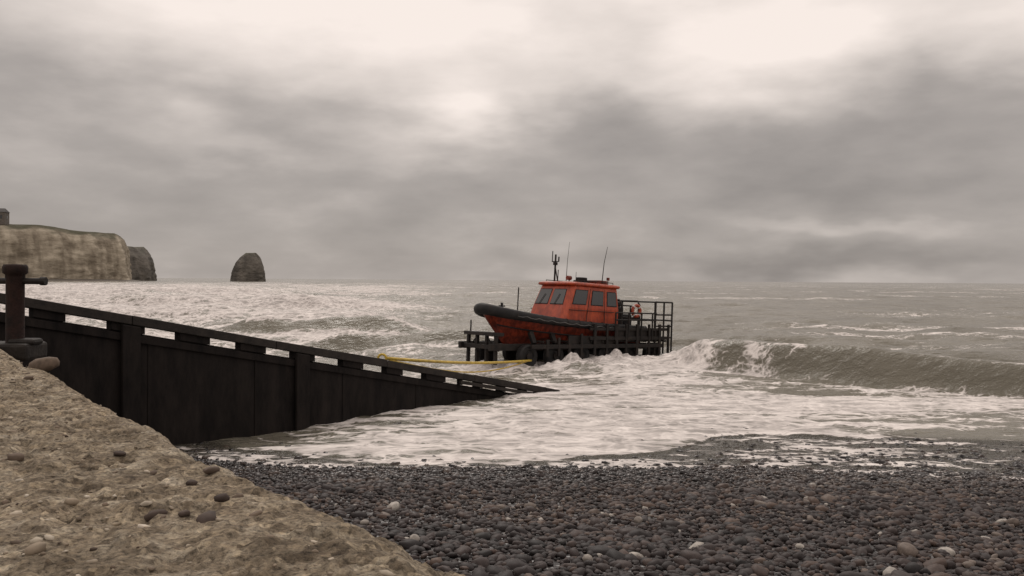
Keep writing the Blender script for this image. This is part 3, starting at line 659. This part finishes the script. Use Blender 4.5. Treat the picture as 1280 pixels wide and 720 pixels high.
for s_ in(-1,1):
    for z_ in(1.95,2.45): ar.append(cyl((-3.15,s_*1.1,z_),(-4.3,s_*1.1,z_),.03,8))
    ar.append(cyl((-3.7,s_*1.1,1.4),(-3.7,s_*1.1,2.45),.03,8))
ar.append(cyl((-3.15,.3,2.62),(-3.15,.3,2.9),.02,6)); ar.append(cyl((-3.15,-.4,2.62),(-3.15,-.4,2.85),.02,6))
merge('aft_rails',ar,M_dark,bt)
lb=[(-3.95+.24*math.cos(a),1.22,2.25+.24*math.sin(a)) for a in np.linspace(0,6.283,28,endpoint=False)]
merge('lifebuoy',[tubevf(lb,.07,10,True)],M_or,bt,smooth=True)
bands=[]
for a in (.78,2.36,3.93,5.5):
    c=Vector((-3.95+.24*math.cos(a),1.22,2.25+.24*math.sin(a))); t=Vector((-math.sin(a),0,math.cos(a))); bands.append(cyl(c-t*.035,c+t*.035,.074,12))
merge('lifebuoy_bands',bands,M_white,bt)
# ================================================================= CARRIAGE
ca=empty('boat_launch_carriage',CB,(0,math.radians(-2),YAW))
fr=[]
for s_ in(-1,1):
    fr.append(boxvf((-1.0,s_*.95,.62),(9.6,.16,.26)))
    fr.append(boxvf((-3.4,s_*1.50,.98),(4.9,.10,.14))); fr.append(boxvf((-3.4,s_*1.50,1.36),(4.9,.08,.12)))
    fr.append(boxvf((-1.6,s_*1.5,.66),(7.6,.12,.16)))
for x_ in(-5.8,-4.6,-3.2,-1.8,-.4,1.0,2.4,3.6): fr.append(boxvf((x_,0,.62),(.14,2.0,.16)))
merge('chassis',fr,M_dark,ca,bevel=.012)
up=[]
for i,x_ in enumerate(np.arange(-5.8,2.1,.66)):
    for s_ in(-1,1):
        hh=1.30 if x_<-1 else (.95-.12*(x_+1))
        up.append(boxvf((x_+.08*math.sin(i*5),s_*1.53,.28+hh/2),(.10+.04*(i%2),.08,hh)))
        up.append(boxvf((x_+.1,s_*1.2,.85),(.08,.6,.08)))
for x_ in(-2.4,-.9,.6,1.7):
    for s_ in(-1,1): up.append(boxvf((x_,s_*.98,.98),(.2,.14,.5),Matrix.Rotation(s_*.5,3,'X')))
merge('cradle_uprights',up,M_dark,ca,bevel=.008)
merge('side_plating',[boxvf((-4.0,s_*1.46,1.12),(2.6,.03,.55)) for s_ in(-1,1)]+[boxvf((-1.2,s_*1.44,.88),(2.6,.03,.40)) for s_ in(-1,1)],M_dark,ca)
wh=[];hub=[]
for x_ in(-5.0,-3.55,-2.1,-.65,.8,2.2):
    for s_ in(-1,1):
        ring_=[(.2,-.0),(.40,0.),(.46,.05),(.46,.27),(.40,.31),(.26,.31),(.22,.26)]
        Vv=[];Ff=[]
        for r_,y_ in ring_:
            for k in range(28): a=2*math.pi*k/28; Vv.append((x_+r_*math.cos(a),s_*(1.10+y_*1.0),.28+r_*math.sin(a)))
        for i in range(6):
            for k in range(28): Ff.append((i*28+k,i*28+(k+1)%28,(i+1)*28+(k+1)%28,(i+1)*28+k))
        Ff.append(tuple(range(28))); Ff.append(tuple(range(168,196)))
        wh.append((Vv,Ff)); hub.append(cyl((x_,s_*1.34,.28),(x_,s_*1.42,.28),.12,14))
merge('wheels',wh,M_tube,ca); merge('wheel_hubs',hub,M_dark,ca)
fp=[boxvf((3.35,0,1.10),(.5,1.9,.13)),boxvf((3.35,0,.72),(.14,1.8,.12))]
for y_ in(-.85,-.3,.3,.85): fp.append(boxvf((3.42,y_,.5),(.12,.12,1.1)))
fp.append(boxvf((3.42,-.58,.72),(.06,.95,.05),Matrix.Rotation(.8,3,'X'))); fp.append(boxvf((3.42,.58,.72),(.06,.95,.05),Matrix.Rotation(-.8,3,'X')))
fp.append(cyl((3.3,-.9,1.16),(3.3,-.9,1.6),.03)); 
merge('front_platform',fp,M_dark,ca,bevel=.01)
cg=[]
for x_ in(-4.95,-5.5,-6.05):
    for y_ in(-1.5,1.5): cg.append(tubevf([(x_,y_,.3),(x_,y_,2.55)],.04,8))
for y_ in(-1.5,1.5):
    for z_ in(1.0,1.5,2.0,2.55): cg.append(cyl((-4.95,y_,z_),(-6.05,y_,z_),.036,8))
for z_ in(1.0,1.75,2.55): cg.append(cyl((-6.05,-1.5,z_),(-6.05,1.5,z_),.036,8))
for y_ in(-.5,.5): cg.append(cyl((-6.05,y_,.4),(-6.05,y_,2.55),.03,8))
merge('stern_cage',cg,M_dark,ca)
sr=[]
for s_ in(-1,1):
    for z_ in(1.75,2.05): sr.append(cyl((-2.4,s_*1.55,z_),(-4.95,s_*1.55,z_),.032,8))
    for x_ in(-2.4,-3.2,-4.0,-4.7): sr.append(cyl((x_,s_*1.55,.9),(x_,s_*1.55,2.05),.036,8))
merge('side_rails',sr,M_dark,ca)
box('stern_platform',(-5.4,0,.98),(1.2,2.8,.08),M_dark,ca,.01)
# ================================================================= TOW STRAPS
tr=empty('tow_straps')
a=Vector((-3.05,21.7,1.36)); bq=Vector((.75,33.9,.22))
pts=[a.lerp(bq,t)-Vector((0,0,.10*math.sin(math.pi*t))) for t in np.linspace(0,1,24)]
pt2=[(a+Vector((.05,.1,-.05))).lerp(bq+Vector((-.1,0,-.02)),t)-Vector((0,0,.36*math.sin(math.pi*t))) for t in np.linspace(0,1,24)]
merge('main_strap',[tubevf(pts,.042,8)],M_yel,tr,smooth=True); merge('slack_rope',[tubevf(pt2,.022,6)],M_yel,tr,smooth=True)
merge('shackle',[tubevf([(a.x-.12+.1*math.cos(t),a.y,a.z+.1*math.sin(t)) for t in np.linspace(0,6.28,14,endpoint=False)],.03,8,True)],M_yel,tr)
# ================================================================= CAMERA
cd=bpy.data.cameras.new('camera'); cam=bpy.data.objects.new('camera',cd); COL.objects.link(cam)
cd.sensor_width=36; cd.lens=36*1108/1280; cd.clip_start=.05; cd.clip_end=20000
cam.location=(0,0,3.3)
Rm=Matrix.Rotation(math.radians(90-.52),3,'X')@Matrix.Rotation(math.radians(.37),3,'Z')
cam.rotation_euler=Rm.to_euler()
S.camera=cam
